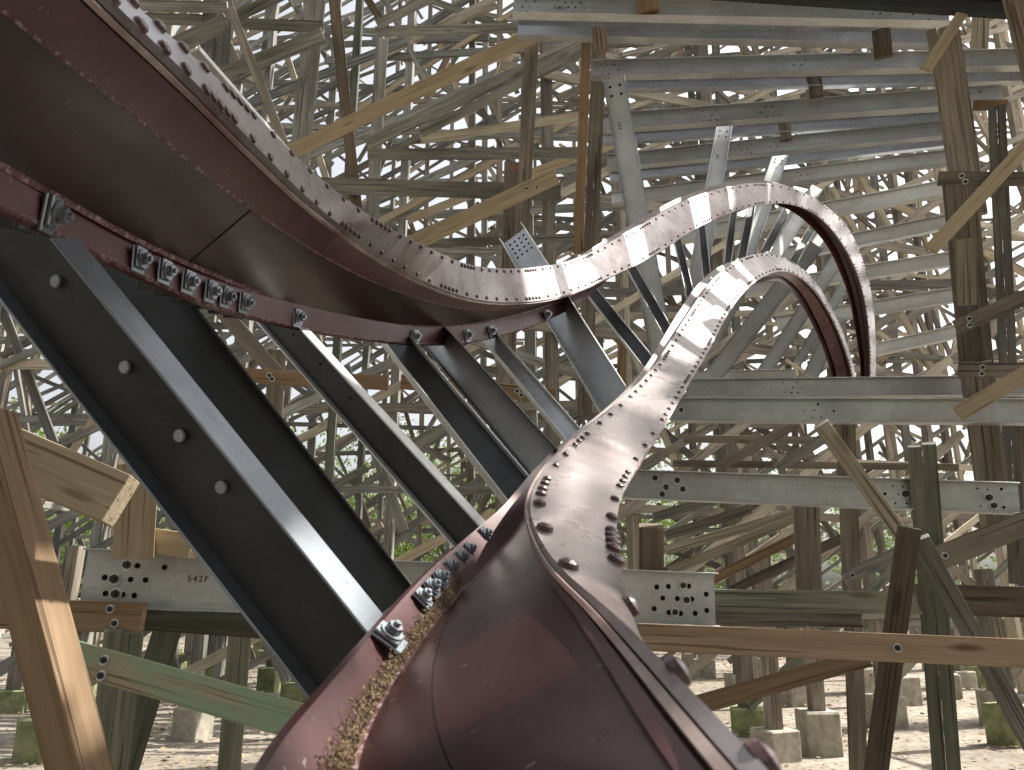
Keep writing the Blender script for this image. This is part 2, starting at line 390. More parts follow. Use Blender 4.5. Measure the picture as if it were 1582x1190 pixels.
B_ST = [
 ((1500,1500,.36),(1400,1580,.52),(560,1560,.58),(330,1520,.56)),
 ((1330,1340,.45),(1255,1400,.66),(530,1380,.68),(360,1330,.67)),
 ((1185,1190,.54),(1138,1222,.76),(510,1222,.80),(400,1185,.79)),
 ((1076,1076,.68),(1046,1092,.90),(545,1125,.94),(478,1088,.94)),
 ((998,996,.84),(992,992,1.06),(598,1040,1.12),(548,1008,1.12)),
 ((930,930,1.0),(966,918,1.22),(655,966,1.32),(612,933,1.32)),
 ((875,885,1.17),(957,873,1.42),(700,912,1.52),(671,872,1.52)),
 ((842,842,1.35),(951,832,1.63),(732,872,1.74),(712,838,1.74)),
 ((825,803,1.55),(952,790,1.86),(765,836,1.92),(748,807,1.92)),
 ((822,768,1.80),(963,755,2.15),(792,798,2.1),(780,780,2.1)),
 ((842,726,2.15),(983,722,2.45),(820,752,2.37),(811,741,2.37)),
 ((883,682,2.55),(1003,690,2.8),(862,704,2.8),(855,695,2.8)),
 ((930,645,2.95),(1026,655,3.15),(912,660,3.2),(906,655,3.2)),
 ((974,608,3.4),(1048,617,3.52),(962,618,3.62),(956,614,3.62)),
 ((1015,565,3.95),(1072,577,4.0),(1003,570,4.15),(998,566,4.15)),
 ((1048,513,4.55),(1096,538,4.53),(1034,516,4.72),(1029,513,4.72)),
 ((1076,470,5.15),(1115,499,5.06),(1062,471,5.3),(1057,468,5.3)),
 ((1104,431,5.8),(1138,462,5.66),(1092,430,5.95),(1087,428,5.95)),
 ((1140,402,6.4),(1165,434,6.22),(1134,404,6.55),(1130,402,6.6)),
 ((1180,391,6.9),(1195,419,6.68),(1184,403,7.05),(1184,400,7.1)),
 ((1218,400,7.3),(1218,418,7.05),(1213,413,7.35),(1217,408,7.4)),
 ((1254,427,7.6),(1248,436,7.36),(1242,442,7.62),(1248,438,7.65)),
 ((1281,468,7.8),(1276,472,7.57),(1260,479,7.8),(1266,476,7.82)),
 ((1305,519,7.95),(1300,521,7.72),(1280,524,7.95),(1286,523,7.96)),
 ((1322,577,8.05),(1317,577,7.82),(1297,577,8.05),(1303,577,8.06)),
 ((1332,640,8.2),(1327,640,8.0),(1306,640,8.2),(1312,640,8.2)),
 ((1332,655,9.6),(1327,655,9.4),(1308,655,9.6),(1313,655,9.6)),
]
def build_rail(st, label, tr, webmat, clips, joint, rows=None, under=()):
    rl = Rail(st, 12, 14 if webmat == 'web' else 40); root = bpy.data.objects.new('steel_rail', None); COL.objects.link(root); root.empty_display_size = .1
    tag(root, label, 'coaster rail', 'steel rails of the track')
    rl.loft('running_plate', [(-.02, 0), (1.02, 0), (1.02, .045), (-.02, .045)], M['plate'], root)
    rl.loft('plate_lip', [(-.05, .055), (1.05, .055), (1.05, .085), (-.05, .085)], M['edge'], root)
    rl.loft('upper_chord', [(.0, .10), (1.0, .10), (1.0, tr), (.0, tr)], M['chord'], root)
    nw = [(.13, .02)] + [(.13, .02 + .97 * k / 10) for k in range(1, 11)]
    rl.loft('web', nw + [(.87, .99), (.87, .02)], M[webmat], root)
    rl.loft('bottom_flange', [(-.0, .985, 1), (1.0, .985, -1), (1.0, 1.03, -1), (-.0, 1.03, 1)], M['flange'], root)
    if webmat == 'web': rl.loft('chipped_edge', [(-.004, tr - .012), (-.004, tr + .006), (.03, tr + .006), (.03, tr - .012)], M['chip'], root)
    if webmat == 'web': rl.loft('chipped_edge', [(-.0, .982, 1.0), (-.0, 1.0, 1.03), (.03, 1.0, .97), (.03, .985, .97)], M['chip'], root)
    rl.loft('weld_bead', [(.12, .968), (.13, .962), (.14, .99), (.085, .984, .03)], M['chip'], root)
    # bolt rows through the running plate
    bl = []
    for row, S in enumerate((.07, .93)):
        a = .05 + row * .03; k = 0; Lt = rl.arc[-1]; i = 0
        if rows:
            for (bx, by) in rows[row]: bl.append((rl.find(bx, by, S), S)); i = max(i, bl[-1][0])
            a = rl.arc[int(i)] + .12; i = int(i); k = 4
        while a < Lt:
            while i < rl.n - 2 and rl.arc[i + 1] < a: i += 1
            f = (a - rl.arc[i]) / max(1e-6, rl.arc[i + 1] - rl.arc[i]); bl.append((i + f, S))
            k += 1; a += .115 if k % 11 not in (0, 1, 2, 3) else .04
    bl = [(proj(rl.at(i, S, 0))[2], i, S) for i, S in bl]; bl = [x for x in bl if .3 < x[0] < 8.7]; bl.sort(key=lambda q: q[0])
    rest = []
    for q, (d, i, S) in enumerate(bl):
        outw = rl.at(i, S, 0) - rl.at(i, S, 1)
        p, mw = rl.frame_at(i, S, 0, 0, (.1, 0, 0), outw); mw = mw @ Matrix.Scale(1 + (.5 if webmat == 'web' else .9) * min(1, max(0, (2.3 - d) / .9)), 4)
        if q < 100:
            o = bpy.data.objects.new('bolt_head', DOME); COL.objects.link(o); o.parent = root; o.matrix_basis = mw
        else: rest.append(mw)
    if rest:
        vs = []; fs = []
        for mw in rest:
            b0 = len(vs); vs += [mw @ v.co for v in DOME.vertices]; fs += [tuple(b0 + k for k in p.vertices) for p in DOME.polygons]
        o = mesh_obj('bolt_heads', vs, fs, M['boltm'], root, recalc=False); o['kind'] = 'stuff'
    # clips on the bottom flange
    for (cx, cy, sc_) in clips:
        i = rl.find(cx, cy, .0, .985, .55)
        outw = rl.at(i, 0, .5) - rl.at(i, 0, 1)
        p, mw = rl.frame_at(i, .0, .983, .55, (0, 0, .1), outw)
        c = add('rail_clip', boxes_mesh('rail_clip', [(-.026, .026, -.032, .032, 0, .007), (-.022, .022, -.020, .032, .0072, .015)], .002), M['galv_blue'], mw @ Matrix.Scale(sc_, 4), root)
        o = bpy.data.objects.new('bolt', BOLT2); COL.objects.link(o); o.parent = c; o.matrix_basis = Matrix.Translation((0, .004, .015)) @ Matrix.Scale(1.05, 4)
    for (cx, cy) in under:
        i = rl.find(cx, cy, .0, 1.03, .6); outw = rl.at(i, 0, 1) - rl.at(i, 0, .5)
        p, mw = rl.frame_at(i, .0, 1.031, .6, (0, 0, .1), outw)
        add('clamp_foot', boxes_mesh('clamp_foot', [(-.03, .03, -.03, .03, 0, .012), (-.008, .008, -.03, .03, .0122, .05)], .002), M['galv_dark'], mw, root)
    # welded section joint: a thin dark butt line standing 1 mm proud
    for (ja, jb) in joint:
        def find2(px, py):
            best = None
            for q in range(0, (rl.n - 100) * 2):
                for T in range(0, 21):
                    T = tr + .01 + (.965 - tr) * T / 20; x, y, d = proj(rl.at(q / 2, .13, T)); e = (x - px) ** 2 + (y - py) ** 2
                    if d > 0 and (best is None or e < best[0]): best = (e, q / 2, T)
            return best[1:]
        (i0, t0), (i1, t1) = find2(*ja), find2(*jb); vs = []; nn = 16; w = .0024 if webmat == 'web' else .0009
        qs = [(rl.at(i0 + (i1 - i0) * k / nn, .127, t0 + (t1 - t0) * k / nn), i0 + (i1 - i0) * k / nn, t0 + (t1 - t0) * k / nn) for k in range(nn + 1)]
        for k, (p, ii, tt) in enumerate(qs):
            dr = (qs[min(k + 1, nn)][0] - qs[max(k - 1, 0)][0]).normalized(); sd_ = dr.cross((p - CAM).normalized()).normalized()
            vs += [p - sd_ * w, p + sd_ * w]
        fs = [(2 * k, 2 * k + 1, 2 * k + 3, 2 * k + 2) for k in range(nn)]
        mesh_obj('butt_joint', vs, fs, M['hole'], root)
    return rl, root
RA, railA = build_rail(A_ST, 'maroon steel I-beam rail sweeping down from the upper left to the far crest', .35, 'web',
    [(70,332,1.15),(212,397,1),(253,412,1),(290,431,1),(324,445,1),(348,455,1),(375,465,1),(457,490,1),(640,520,1),(721,518,1),(759,513,1),(846,490,1)], [((388,322),(286,412))], None, [(238,440),(262,452),(290,463),(318,472),(345,480),(368,486),(40,345),(650,530),(722,524)])
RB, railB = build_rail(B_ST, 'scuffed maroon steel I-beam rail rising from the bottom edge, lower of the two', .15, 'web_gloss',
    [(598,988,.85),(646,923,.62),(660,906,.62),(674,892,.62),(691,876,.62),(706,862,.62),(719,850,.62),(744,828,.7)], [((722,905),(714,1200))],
    [[(1196,1160),(1049,1034),(887,868),(857,812),(848,780),(850,768),(852,761),(855,754),(858,748),(872,730),(887,714),(899,699),(905,694),(911,689),(918,683),(936,666),(953,652),(969,638),(984,624)],
     [(972,938),(950,868),(944,850),(943,840),(942,831),(941,822),(944,800),(951,772),(959,752),(963,745),(967,738),(971,731),(989,714),(1000,690),(1012,672),(1028,652)]])
# dry debris lying along the flange of the near rail
vs = []; fs = []; rr = random.Random(3)
for k in range(4200):
    i = rr.uniform(12, 84); K = rr.gauss(.10, .13) + .02; K = min(max(K, .0), .6)
    if rr.random() > (1.0 if i < 70 else .45): continue
    p = RB.at(i, .05 * (1 - K), .975, K) ; p += (RB.at(i, 0, .9) - RB.at(i, 0, 1)).normalized() * rr.uniform(.0, .007)
    s = rr.uniform(.0008, .0027); b0 = len(vs)
    ax = Vector((rr.gauss(0, 1), rr.gauss(0, 1), rr.gauss(0, 1))).normalized(); bx = ax.orthogonal().normalized(); cx = ax.cross(bx)
    vs += [p + ax * s * 1.6, p + bx * s, p - ax * s, p - bx * s, p + cx * s * .8]
    fs += [(b0, b0 + 1, b0 + 4), (b0 + 1, b0 + 2, b0 + 4), (b0 + 2, b0 + 3, b0 + 4), (b0 + 3, b0, b0 + 4), (b0, b0 + 3, b0 + 2, b0 + 1)]
o = mesh_obj('dry_debris', vs, fs, M['debris']); tag(o, 'dry brown seed and leaf debris caught along the flange of the near maroon rail', 'debris', kind='stuff')

# ------------------------------------------------------------------ ties between the rails
G = 'galvanised ties between the rails'
def tie(label, p0, p1, w, roll=25, mats=('galv', 'galv'), fl=.5, sect='I', **k):
    return steel_beam('track_tie', label, p0, p1, w, fl, roll, mats, sect, group=G, tk=.006, **k)  # pale flange steel on dark-webbed ties stands in for their lit edges
bb = [(x, 0.0, 1.2) for x in (.12, .28, .44, .58)]
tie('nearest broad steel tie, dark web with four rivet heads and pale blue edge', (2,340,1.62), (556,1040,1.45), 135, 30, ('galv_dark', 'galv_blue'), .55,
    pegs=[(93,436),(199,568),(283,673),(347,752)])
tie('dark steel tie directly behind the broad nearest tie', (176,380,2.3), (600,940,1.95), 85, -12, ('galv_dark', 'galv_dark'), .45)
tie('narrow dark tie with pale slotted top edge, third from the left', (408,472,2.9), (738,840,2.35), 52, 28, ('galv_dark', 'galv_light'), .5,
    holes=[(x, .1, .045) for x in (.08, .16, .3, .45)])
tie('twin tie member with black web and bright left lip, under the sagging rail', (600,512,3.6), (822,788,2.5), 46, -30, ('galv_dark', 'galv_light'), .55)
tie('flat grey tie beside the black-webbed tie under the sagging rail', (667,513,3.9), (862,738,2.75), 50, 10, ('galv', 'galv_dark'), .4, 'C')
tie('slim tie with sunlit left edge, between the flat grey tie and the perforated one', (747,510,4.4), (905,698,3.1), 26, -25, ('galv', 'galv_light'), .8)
o = tie('wide steel channel tie with a perforated end rising above the sagging rail', (795,365,5.7), (965,645,4.3), 48, 8, ('galv', 'galv_light'), .35, 'C',
    holes=[(.03 + .03 * (k % 4) , -.3 + .2 * (k // 4), .05) for k in range(16)])
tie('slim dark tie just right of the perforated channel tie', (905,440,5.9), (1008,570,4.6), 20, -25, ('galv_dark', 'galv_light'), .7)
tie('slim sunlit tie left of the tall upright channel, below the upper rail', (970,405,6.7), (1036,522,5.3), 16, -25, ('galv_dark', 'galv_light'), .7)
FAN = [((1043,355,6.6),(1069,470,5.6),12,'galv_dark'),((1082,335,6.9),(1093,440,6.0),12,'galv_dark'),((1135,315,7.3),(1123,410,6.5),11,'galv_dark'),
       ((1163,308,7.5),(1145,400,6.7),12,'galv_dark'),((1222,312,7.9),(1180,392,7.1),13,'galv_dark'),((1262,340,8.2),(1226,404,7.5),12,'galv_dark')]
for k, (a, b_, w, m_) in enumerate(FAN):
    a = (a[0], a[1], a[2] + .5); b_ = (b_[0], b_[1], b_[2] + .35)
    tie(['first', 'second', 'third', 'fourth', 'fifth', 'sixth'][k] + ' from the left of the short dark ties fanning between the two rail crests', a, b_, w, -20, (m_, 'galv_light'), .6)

# pale upright struts behind the rails
tie('pale green-grey channel peeping over the bright plate at the upper left', (296,80,2.35), (446,246,3.1), 24, 30, ('galv_light', 'galv_light'), .5,
    holes=[(x, y, .06) for x in (.25, .31, .37, .43) for y in (-.2, .2)])
GS = 'pale steel struts fanning down from the beams'
def strut(label, p0, p1, w, **k):
    return steel_beam('steel_strut', label, p0, p1, w, .3, 0, ('galv_light', 'galv_blue'), 'C', group=GS, cat='strut', **k)
h4 = lambda a: [(a, .22, .07), (a, -.22, .07), (a + .035, .22, .07), (a + .035, -.22, .07)]
s1 = strut('tall wide channel strut bolted with four holes at its top, leftmost of the pale struts', (948,122,8.0), (1022,545,7.3), 35, holes=h4(.03))
s2 = strut('second pale strut from the left, rising above the upper rail crest', (1120,190,8.8), (1072,460,7.3), 26, holes=h4(.06))
strut('third pale strut from the left, leaning right above the rail crest', (1207,236,9.2), (1150,400,8.0), 24, holes=h4(.08))
strut('pale strut running from the crest of the upper rail down behind the lower crest', (1262,290,9.2), (1198,395,8.3), 20)
strut('long pale diagonal strut passing under the lower rail crest', (1260,378,8.6), (1100,583,8.0), 27)
strut('thin pale strut tucked against the right edge of the lower rail', (1170,405,8.1), (1104,530,7.6), 14)
strut('pale diagonal strut in the gap between the two descending rails', (1308,378,9.4), (1180,576,8.8), 21)
strut('narrow strut close behind the higher descending rail', (1320,415,9.6), (1232,560,9.2), 14)
strut('short stub strut right of the lower descending rail, above the twin beams', (1296,490,9.3), (1252,582,9.0), 22)
strut('faint far strut left of the long pale diagonal strut', (1285,345,9.6), (1238,404,9.2), 16)

# ------------------------------------------------------------------ galvanised ledgers
GL = 'galvanised cross beams of the support structure'
def led(label, p0, p1, h, mats=('galv', 'galv'), hx=(), sect='I', up=(0, 0, 1), **k):
    A = P(*p0); B = P(*p1); L = (B - A).length; H = h * proj((A + B) / 2)[2] / F
    holes = []
    for q in hx: holes += cluster(q, L / H, int(q * 100))
    return steel_beam('steel_beam', label, p0, p1, h, .5, 0, mats, sect, up=up, holes=holes, group=GL, cat='beam', tk=.009, **k)
led1 = led('topmost pale front beam with hole clusters at both ends', (793,11,7.4), (1466,24,7.0), 34, ('galv', 'galv_light'), (.03,.14,.84,.95))
led('shiny blue-grey beam just below the topmost beam', (800,46,7.9), (1440,60,7.6), 30, ('galv_shiny', 'galv'))
led('second row front beam reaching the right edge, hole cluster midway', (912,109,8.2), (1600,92,7.6), 30, ('galv', 'galv'), (.04,.5))
led('shiny back beam of the second row, under its front beam', (916,133,8.6), (1600,118,8.0), 22, ('galv_shiny', 'galv'))
led('third row front beam ending over a wooden block on the right', (921,192,8.9), (1550,148,7.9), 30, ('galv', 'galv'), (.3,.46,.93))
led('third row back beam, dark blue-grey', (925,216,9.2), (1500,178,8.4), 20, ('galv_shiny', 'galv'))
led('fourth row front beam crossing behind the second pale strut', (938,252,9.3), (1505,196,8.3), 26, ('galv', 'galv'), (.4,.5))
led('fourth row back beam, thin and dark', (942,275,9.7), (1470,218,8.8), 18, ('galv_shiny', 'galv'))
led('fifth row pale beam starting left of the upper rail crest', (945,308,9.9), (1500,240,8.7), 23, ('galv_light', 'galv'), (.55,))
led('sixth row pale beam right of the upper rail crest', (1040,368,10.0), (1500,284,9.0), 24, ('galv_light', 'galv_light'), (.5,))
led('seventh row pale beam right of the upper rail', (1180,400,10.0), (1500,336,9.2), 22, ('galv_light', 'galv'))
led('eighth row pale beam right of the upper rail', (1150,450,10.2), (1500,396,9.4), 22, ('galv_light', 'galv_light'))
led('ninth row pale beam right of the upper rail', (1200,500,10.4), (1500,452,9.6), 22, ('galv_light', 'galv'))
led('lowest pale beam right of the upper rail, above the twin beams', (1330,546,10.6), (1500,508,9.9), 20, ('galv_light', 'galv_light'))
led('upper of the twin level beams hiding the feet of the descending rails', (1062,601,7.2), (1620,596,6.6), 30, ('galv', 'galv'), (.3,))
led('thin back beam peeping above the twin level beams', (1060,581,8.4), (1228,578,8.2), 14, ('galv_light', 'galv'))
led('lower of the twin level beams, in shade with a pale hole cluster', (1036,634,6.4), (1620,637,5.9), 38, ('galv', 'galv'), (.41,), bolts=[(.03, .0, 1.3)])
led('bright level beam right of the near rail with two hole clusters', (955,748,5.4), (1574,771,4.9), 46, ('galv', 'galv'), (.73,.93), bolts=[(.10,.25,1.4),(.13,-.05,1.4),(.16,.2,1.4),(.12,-.3,1.4),(.175,-.1,1.4),(.735,.02,1.5),(.93,.0,1.5),(.94,-.25,1.3)])
m3 = steel_beam('steel_beam', 'low stamped beam crossing behind the near rail, 542F on its left end', (130,893,4.1), (1104,927,4.5), 84, .5, 0, ('galv', 'galv'), 'I', up=(0,0,1),
    holes=[(x, y, .05) for x, y in ((.055,.22),(.075,.24),(.03,.02),(.068,.0),(.09,.0),(.035,-.25),(.06,-.26),(.077,-.27),(.115,.23),(.92,.22),(.955,.24),(.91,0),(.935,0),(.96,0),(.985,.1),(.92,-.26),(.94,-.27),(.965,-.26),(.985,-.2),(.90,.2),(.895,-.2))],
    bolts=[(.045,.0,1.6),(.05,-.25,1.5),(.06,.25,1.5),(.95,-.02,1.3),(.945,.25,1.2),(.93,-.25,1.2)], group=GL, cat='beam', tk=.009)
# stamped characters
def text_on(root, s, x, y, size, mat, rz=0):
    cu = bpy.data.curves.new('t', 'FONT'); cu.body = s; cu.size = size; cu.extrude = .0004; cu.space_character = 1.25
    ob = bpy.data.objects.new('t', cu); COL.objects.link(ob)
    bpy.context.view_layer.update()
    me = bpy.data.meshes.new_from_object(ob.evaluated_get(bpy.context.evaluated_depsgraph_get())); bpy.data.objects.remove(ob)
    side = root['_side']; z = side * .0068
    m = Matrix.Translation((x, y, z)) @ (Matrix() if side > 0 else Matrix.Rotation(math.pi, 4, 'X' if False else 'Y')) @ Matrix.Rotation(rz, 4, 'Z')
    add('stamped_mark', me, mat, m, root)
H3 = m3['_H']; text_on(m3, '542F', m3['_L'] * .151, .0, H3 * .155, M['hole'])
for st_, tx, fx in ((s1, '341', .20), (s2, '107', .24)):
    Hs = st_['_H']; sg = st_['_side']
    text_on(st_, tx, st_['_L'] * fx, 0, Hs * .24, M['galv_dark'], math.pi if sg > 0 else 0)
text_on(led1, '3407', led1['_L'] * .098, -led1['_H'] * .12, led1['_H'] * .24, M['galv_dark'])

# ------------------------------------------------------------------ traced timbers
T = timber
# far upper-left field
T('timber_post', 'weathered thick post behind the bright edge of the upper rail, at the top left', (340,-60,10), (322,300,10), 42, 'grey', .2, planks=2)
T('timber_post', 'weathered post second from the left along the top edge', (494,-60,10.5), (455,320,10.5), 30, 'grey', .2, planks=2)
T('timber_brace', 'dark steep brace with a sunlit patch, leaning from the thick top-left post', (356,15,9.6), (440,225,9.6), 14, 'grey_b', .09)
T('timber_post', 'dark narrow near-vertical timber left of the long yellow brace', (514,-20,9.4), (552,330,9.4), 17, 'dark', .09)
T('timber_ledger', 'short level ledger at the extreme top left', (205,8,9.8), (352,12,9.8), 17)
T('timber_ledger', 'level ledger left of the thick top-left post', (215,28,9.9), (325,32,9.9), 17)
T('timber_ledger', 'level ledger joining the two top-left posts', (360,36,10), (500,42,10), 17)
T('timber_brace', 'split grey brace end against the thick top-left post', (250,80,9.7), (352,34,9.7), 26, 'grey')
T('timber_brace', 'grey brace rising between the two top-left posts', (338,118,9.9), (500,55,9.9), 23, 'grey')
T('timber_brace', 'grey brace leaving the top edge between the two top-left posts', (355,30,9.8), (450,-15,9.8), 17)
T('timber_ledger', 'grey ledger under the top edge, left of the steel beams', (580,49,10.2), (812,43,10.2), 15)
T('timber_ledger', 'long grey ledger level with the tops of the pale struts', (568,239,9.9), (930,236,9.9), 18)
T('timber_ledger', 'thick weathered ledger ending behind the lower yellow brace', (470,286,9.3), (866,298,9.3), 25, 'grey', .07)
T('timber_ledger', 'low grey ledger just above the sagging upper rail', (560,380,10.6), (930,366,10.6), 14)
T('timber_brace', 'dark grey long brace rising under the long yellow one', (566,223,9.8), (905,62,9.8), 19, 'grey')
T('timber_brace', 'thinner grey brace parallel below the dark grey long brace', (650,206,10), (920,70,10), 14)
T('timber_brace', 'grey brace leaving the top edge left of the steel beams', (582,38,10.1), (668,-4,10.1), 15)
T('timber_post', 'pale thin post under the long yellow brace', (590,60,10.8), (575,335,10.8), 19)
T('timber_brace', 'dark steep brace right of the narrow dark timber', (562,-10,10.3), (598,45,10.3), 12, 'dark')
T('timber_brace', 'long yellow new brace rising to the end of the topmost steel beam', (445,237,8.9), (862,36,8.4), 23, 'new', .045, bolts=((.87,.15),(.91,-.1)))
T('timber_brace', 'short yellow new brace just above the sagging upper rail', (636,377,8.0), (860,272,7.8), 25, 'new', .045, bolts=((.80,.1),(.86,-.1)))
T('timber_brace', 'pale tan thin brace behind the central post', (650,216,11), (905,178,11), 14, 'tan')
T('timber_brace', 'faint tan brace behind the short yellow brace', (800,275,11), (950,222,11), 14, 'new')
T('timber_brace', 'faint tan brace low behind the sagging rail, left of the short yellow one', (630,340,11.5), (730,300,11.5), 13, 'tan')
T('timber_post', 'central weathered post of three planks under the topmost steel beam', (824,20,8.7), (803,430,8.7), 22, 'grey_b', .18, planks=2)
tp = T('timber_post', 'lower spliced plank pair beside the central weathered post', (792,255,9.0), (782,640,9.0), 26, 'grey_b', .18, planks=3)
m_, nt_, b_ = new_mat('faded_red_paint'); b_.inputs['Base Color'].default_value = (.36, .14, .12, 1); b_.inputs['Roughness'].default_value = .8
add('paint_mark', boxes_mesh('paint_mark', [(.03, .085, -.095, .03, -.0945, .0945)]), m_, None, tp)
T('timber_post', 'narrow reddish upright plank left of the post by the steel beams', (906,55,8.1), (893,392,8.1), 15, 'orange', .06)
T('timber_post', 'weathered post behind the narrow reddish plank', (927,35,8.6), (903,640,8.6), 22, 'grey_b', .18, planks=2)
# blocks on steel rows
for lab, x, y, d, w, h, m_ in (('rusty dark block hanging under the topmost beams, near its left end', 927, 62, 7.7, 22, 36, 'dark'),
    ('dark charred block under the topmost beams, near their right end', 1363, 68, 7.3, 26, 42, 'dark'),
    ('small grey block under the second row of beams', 1260, 134, 8.3, 20, 34, 'grey_b'),
    ('brown block under the third row of beams, by the second strut', 1213, 194, 8.8, 16, 46, 'grey_b'),
    ('brown wooden packer clipped on the topmost beam', 1000, 6, 7.2, 32, 26, 'orange')):
    T('timber_block', lab, (x - 2, y - h / 2, d), (x + 2, y + h / 2, d), w, m_, .1)
T('timber_block', 'reddish block under the right end of the third row beam', (1508,163,7.8), (1552,162,7.8), 16, 'orange', .12)
T('timber_block', 'orange stub under the end of the fourth row beam', (1482,212,8.3), (1502,212,8.3), 20, 'orange', .12)
# right-hand post assembly
T('timber_post', 'big weathered three-plank post on the right, upper length', (1457,50,6.4), (1500,330,6.4), 44, 'grey_b', .2, planks=3)
T('timber_post', 'big weathered post on the right, middle length with darker planks', (1482,285,6.3), (1512,600,6.3), 46, 'grey_b', .2, planks=3)
T('timber_post', 'big weathered post on the right, lower length standing behind the bright beam', (1506,560,6.2), (1540,812,6.2), 44, 'grey_b', .2, planks=2)
T('timber_block', 'short tan splice plank on the left face of the big right post', (1490,370,6.0), (1494,472,6.0), 26, 'tan', .06)
T('timber_post', 'slim post behind the right edge of the big post', (1540,170,7.6), (1572,900,7.6), 24, 'grey', .15, planks=2)
T('timber_post', 'pale post touching the top right corner behind the beams', (1515,15,8.4), (1513,90,8.4), 24, 'tan', .15)
T('timber_post', 'tan post at the right edge, low behind the twin beams', (1578,560,7.8), (1590,960,7.8), 24, 'tan', .15)
T('timber_brace', 'short new brace crossing the top of the big right post', (1486,22,6.0), (1430,108,6.0), 17, 'new', .05)
T('timber_brace', 'steep tan brace coming in from the right edge to the big post', (1610,200,5.8), (1438,386,5.9), 22, 'new', .05)
T('timber_brace', 'grey brace from the right edge with two bolts on the big post', (1610,448,5.9), (1478,506,5.9), 24, 'grey_b', .05, bolts=((.86,.18),(.89,-.2)))
T('timber_brace', 'low tan brace from the right edge ending on the twin beams', (1610,562,5.5), (1480,640,5.6), 25, 'new', .05)
T('timber_ledger', 'short grey ledger with two bolts across the upper right post', (1450,276,5.95), (1620,277,5.8), 22, 'grey_b', .05, bolts=((.20,.2),(.24,-.2)))
T('timber_ledger', 'short grey ledger with two bolts across the middle right post', (1480,572,5.9), (1620,572,5.7), 22, 'grey_b', .05, bolts=((.27,.2),(.26,-.25)))
# middle
T('timber_plank', 'orange new plank behind the ties, left piece', (375,580,5.6), (600,592,5.6), 23, 'orange', .045, bolts=((.19,.1),(.21,-.15)))
T('timber_plank', 'orange new plank behind the ties, right piece', (620,590,5.9), (858,612,5.9), 23, 'orange', .045, bolts=((.75,.1),(.78,-.15)))
T('timber_post', 'brown post under the left orange plank', (428,540,7), (412,860,7), 26, 'grey_b', .16)
T('timber_brace', 'brown steep brace showing between the second and third tie', (330,465,6.2), (425,575,6.2), 24, 'grey_b', .06)
T('timber_post', 'rusty upright plank behind the perforated tie', (962,520,7.6), (958,620,7.6), 14, 'orange', .08)
T('timber_block', 'round-cornered post stub standing on the low beam right of the near rail', (1006,812,4.7), (1006,887,4.7), 38, 'dark', .15)
for k, (a, b_) in enumerate((((1028,828,8.0),(1160,786,8.0)),((1028,851,8.1),(1236,790,8.1)),((1034,884,8.0),(1236,797,8.0)),((1080,905,8.2),(1248,822,8.2)),((1130,912,8.3),(1300,832,8.3)),((1010,800,8.4),(1130,762,8.4)))):
    T('timber_brace', 'tan brace, ' + ['second', 'third', 'fourth', 'fifth', 'lowest', 'topmost'][k] + ' of the parallel set below the bright level beam', a, b_, 15, ['grey_b', 'tan', 'tan', 'orange', 'grey_b', 'grey'][k], .05, group='parallel braces below the bright level beam')
T('timber_ledger', 'thin ledger right under the twin level beams', (1056,678,8.0), (1290,681,8.0), 12, 'tan', .05)
T('timber_ledger', 'thin ledger just above the bright level beam', (1040,716,8.0), (1480,722,7.8), 11, 'grey_b', .05)
T('timber_brace', 'brace rising above the bright level beam toward the twin beams', (1110,722,7.6), (1230,655,7.6), 15, 'grey_b', .05)
T('timber_brace', 'longer brace rising from the bright level beam toward the A-frame', (1200,724,7.2), (1330,640,7.2), 16, 'grey', .05)
# left foreground
T('timber_brace', 'large raking timber at the left edge, sunlit patches on its edge', (-20,640,2.6), (150,1290,2.3), 52, 'orange', .15, planks=1, nh=(.12,1,0))
T('timber_brace', 'blazing sunlit thick yellow timber end at the left edge', (-40,678,3.3), (188,775,3.3), 78, 'new', .14, nh=(-.4,.9,0))
T('timber_post', 'yellow new post stub standing on the stamped beam', (214,712,3.9), (206,856,3.95), 58, 'new', .16)
T('timber_block', 'small yellow wedge block on the stamped beam', (238,836,4.05), (302,845,4.05), 38, 'new', .12)
T('timber_ledger', 'short orange ledger with two bolts under the stamped beam', (-40,946,3.9), (222,955,3.9), 46, 'orange', .05, bolts=((.81,.25),(.85,-.2)))
T('timber_ledger', 'grey ledger end continuing right of the short orange ledger', (222,952,4.3), (520,975,4.5), 40, 'grey_g', .05)
T('timber_brace', 'green-stained plank sloping down to the near rail', (106,1013,3.3), (520,1131,3.0), 50, 'mossy', .045, bolts=((.15,.15),(.165,-.3)))
T('timber_post', 'thick mossy post crossed by the green-stained plank', (192,975,3.9), (155,1290,3.9), 56, 'grey_g', .16, planks=2)
T('timber_brace', 'dark leaning prop behind the thick mossy post', (272,930,4.6), (170,1260,4.4), 42, 'grey_g', .1)
T('timber_post', 'grey post under the stamped beam, right of the leaning prop', (372,965,6.5), (348,1260,6.5), 34, 'grey_g', .16)
